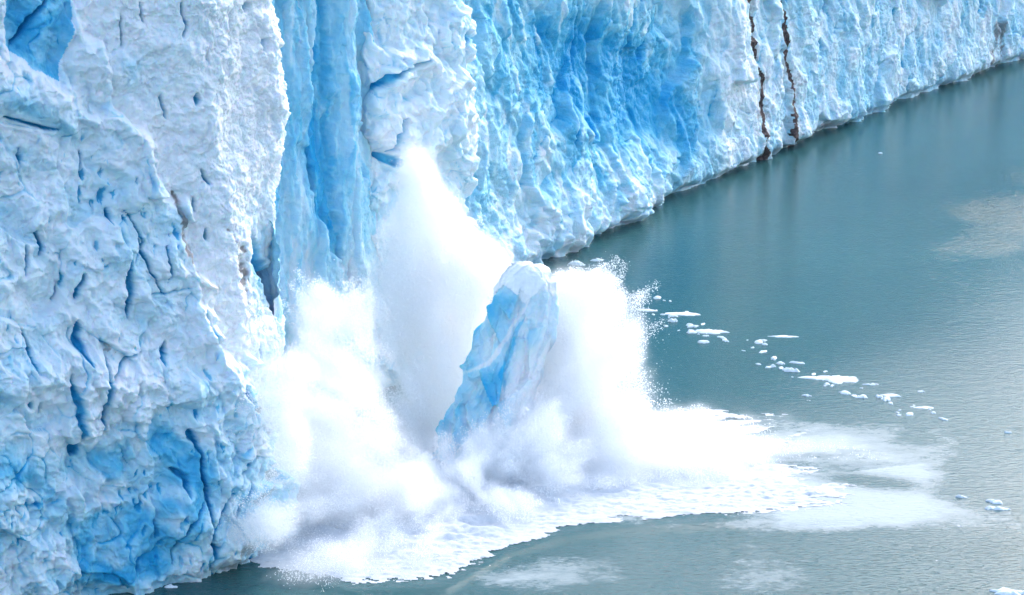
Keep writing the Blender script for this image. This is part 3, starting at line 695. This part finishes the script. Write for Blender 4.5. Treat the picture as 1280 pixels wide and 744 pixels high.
gxv = (VX0 + (np.arange(nx) + .5) * VS).astype(np.float32); gyv = (VY0 + (np.arange(ny) + .5) * VS).astype(np.float32); gzv = (VZ0 + (np.arange(nzv) + .5) * VS).astype(np.float32)
ZZ, YY, XX = np.meshgrid(gzv, gyv, gxv, indexing='ij')
fld = spray_field(XX, YY, ZZ)
mist = np.clip(fld - .33, 0, 1) ** 1.3 * 1.5 + .07 * np.clip(fld - .08, 0, .5) * sst(-.3, .8, ZZ)
edge = np.minimum.reduce([XX - VX0, VX1 - XX, YY - VY0, VY1 - YY, VZ1 - ZZ]); mist *= sst(0, 2.5, edge)

# drops: fine tetrahedra scattered where the field is dense
def drops(name, pts, size, mat):
    n = len(pts)
    T = np.array([[1, 1, 1], [1, -1, -1], [-1, 1, -1], [-1, -1, 1]], np.float32) * .577
    q = rng.normal(size=(n, 4)).astype(np.float32); q /= np.linalg.norm(q, axis=1)[:, None]
    w_, x_, y_, z_ = q.T
    Rm = np.stack([np.stack([1 - 2 * (y_ * y_ + z_ * z_), 2 * (x_ * y_ - z_ * w_), 2 * (x_ * z_ + y_ * w_)], 1), np.stack([2 * (x_ * y_ + z_ * w_), 1 - 2 * (x_ * x_ + z_ * z_), 2 * (y_ * z_ - x_ * w_)], 1), np.stack([2 * (x_ * z_ - y_ * w_), 2 * (y_ * z_ + x_ * w_), 1 - 2 * (x_ * x_ + y_ * y_)], 1)], 1)
    V = np.einsum('nij,kj->nki', Rm, T) * size[:, None, None] + pts[:, None, :]
    F = np.array([[0, 1, 2], [0, 3, 1], [0, 2, 3], [1, 3, 2]])[None] + 4 * np.arange(n)[:, None, None]
    return make_mesh(name, V.astype(np.float32), F.reshape(-1, 3), mat, None, False)
N_DROP = 420000
wgt = np.clip(fld - .5, 0, .5).ravel() ** .7
wgt *= (ZZ.ravel() > .2)
pick = rng.choice(wgt.size, N_DROP, p=(wgt / wgt.sum()).astype(np.float64) / (wgt / wgt.sum()).astype(np.float64).sum())
base = np.stack([XX.ravel()[pick], YY.ravel()[pick], ZZ.ravel()[pick]], 1) + (rng.random((N_DROP, 3)).astype(np.float32) - .5) * VS * 1.6
fine = spray_field(base[:, 0], base[:, 1], base[:, 2]) + .10 * fbm(base[:, 0] * 1.1, base[:, 1] * 1.1, base[:, 2] * .9, 3, 505)
base = base[fine > .48]
size = (.035 + .045 * rng.random(len(base)) ** 2).astype(np.float32)
# ragged jets breaking out of the cloud on falling arcs
jet = []
for k in range(230):
    a, b_, c_, rx, ry, rz, kk = PUFFS[rng.integers(0, 34)]
    th = rng.uniform(-.2, np.pi + .2); d0 = np.array([np.cos(th), rng.normal() * .3, np.sin(th)])
    st0 = np.array([a + d0[0] * rx * .6, b_ + d0[1] * ry * .6, c_ + d0[2] * rz * .6])
    dv = st0 - IMP; dv[2] = abs(dv[2]) + 2; dv /= np.linalg.norm(dv); dv = dv + rng.normal(size=3) * .18
    m_ = int(rng.uniform(120, 520)); q = rng.random(m_) ** 1.3; ln = rng.uniform(1.0, 3.2)
    arc = st0 + dv * (q * ln)[:, None] - np.array([0, 0, .05]) * ((q * ln) ** 2)[:, None] + rng.normal(size=(m_, 3)) * (.22 + .25 * (1 - q))[:, None]
    jet.append(arc)
jet = np.concatenate(jet).astype(np.float32); jet = jet[jet[:, 2] > .15]
base = np.concatenate([base, jet]); size = np.concatenate([size, (.025 + .05 * rng.random(len(jet)) ** 3).astype(np.float32)])
sp = drops('spray', base, size, M_DROP)
tag(sp, 'billowing white water spray thrown up around the plunging ice block', 'spray', kind='stuff')
# loose drops flung clear
K = 5200
pp = PUFFS; ch = rng.choice(22, K); fl = []
for c in ch:
    a, b_, c_, rx, ry, rz, k = pp[c]; d = rng.normal(size=3); d /= np.linalg.norm(d); q = 1 + abs(rng.normal()) * .35
    fl.append((a + d[0] * rx * q, b_ + d[1] * ry * q, c_ + abs(d[2]) * rz * q))
fl = np.array(fl, np.float32); fl = fl[fl[:, 2] > .3]
tag(drops('flung_droplets', fl, (.02 + .05 * rng.random(len(fl)) ** 3).astype(np.float32), M_DROP), 'scattered bright drops flung clear of the spray', 'droplets', kind='stuff')

# mist volume from the same field, filled into a voxel grid
def mist_object():
    me = bpy.data.meshes.new('mist'); me.vertices.add(mist.size)
    at = me.attributes.new('dens', 'FLOAT', 'POINT'); at.data.foreach_set('value', np.ascontiguousarray(mist.ravel(), np.float32))
    o = link(bpy.data.objects.new('mist', me))
    m = NT('mist'); pv = m.n('ShaderNodeVolumePrincipled'); pv.inputs['Color'].default_value = (.986, .990, .995, 1); pv.inputs['Anisotropy'].default_value = .0
    pv.inputs['Density'].default_value = MIST_DENSITY
    out = m.n('ShaderNodeOutputMaterial'); m.l(pv.outputs[0], out.inputs['Volume']); me.materials.append(m.m)
    g = bpy.data.node_groups.new('mist_grid', 'GeometryNodeTree')
    g.interface.new_socket('Geometry', in_out='INPUT', socket_type='NodeSocketGeometry'); g.interface.new_socket('Geometry', in_out='OUTPUT', socket_type='NodeSocketGeometry')
    N = g.nodes; L = g.links; gi = N.new('NodeGroupInput'); go = N.new('NodeGroupOutput')
    pos = N.new('GeometryNodeInputPosition'); sx = N.new('ShaderNodeSeparateXYZ'); L.new(pos.outputs[0], sx.inputs[0])
    def mth(op, a, b=None):
        n = N.new('ShaderNodeMath'); n.operation = op
        for i, v in enumerate((a, b)):
            if v is None: continue
            if isinstance(v, (int, float)): n.inputs[i].default_value = v
            else: L.new(v, n.inputs[i])
        return n.outputs[0]
    ids = []
    for k, (lo, cnt) in enumerate(((VX0, nx), (VY0, ny), (VZ0, nzv))):
        t = mth('FLOOR', mth('DIVIDE', mth('SUBTRACT', sx.outputs[k], lo), VS)); ids.append(mth('MINIMUM', mth('MAXIMUM', t, 0.), float(cnt - 1)))
    fi = []
    for i in ids:
        c = N.new('FunctionNodeFloatToInt'); c.rounding_mode = 'ROUND'; L.new(i, c.inputs[0]); fi.append(c.outputs[0])
    def im(op, a, b):
        n = N.new('FunctionNodeIntegerMath'); n.operation = op
        for i, v in enumerate((a, b)):
            if isinstance(v, int): n.inputs[i].default_value = v
            else: L.new(v, n.inputs[i])
        return n.outputs[0]
    index = im('ADD', im('MULTIPLY', im('ADD', im('MULTIPLY', fi[2], ny), fi[1]), nx), fi[0])
    si = N.new('GeometryNodeSampleIndex'); si.data_type = 'FLOAT'; si.domain = 'POINT'
    na = N.new('GeometryNodeInputNamedAttribute'); na.data_type = 'FLOAT'; na.inputs['Name'].default_value = 'dens'
    L.new(gi.outputs[0], si.inputs['Geometry']); L.new(na.outputs['Attribute'], si.inputs['Value']); L.new(index, si.inputs['Index'])
    vc = N.new('GeometryNodeVolumeCube'); vc.inputs['Background'].default_value = 0
    vc.inputs['Min'].default_value = (VX0 + VS / 2, VY0 + VS / 2, VZ0 + VS / 2); vc.inputs['Max'].default_value = (VX0 + (nx - .5) * VS, VY0 + (ny - .5) * VS, VZ0 + (nzv - .5) * VS)
    vc.inputs['Resolution X'].default_value = nx; vc.inputs['Resolution Y'].default_value = ny; vc.inputs['Resolution Z'].default_value = nzv
    L.new(si.outputs[0], vc.inputs['Density'])
    sm = N.new('GeometryNodeSetMaterial'); sm.inputs['Material'].default_value = m.m; L.new(vc.outputs[0], sm.inputs[0]); L.new(sm.outputs[0], go.inputs[0])
    md = o.modifiers.new('grid', 'NODES'); md.node_group = g
    tag(o, 'soft white mist hanging round the spray and over the water', 'mist', kind='stuff')
    return o
MIST_DENSITY = .45
mist_object()
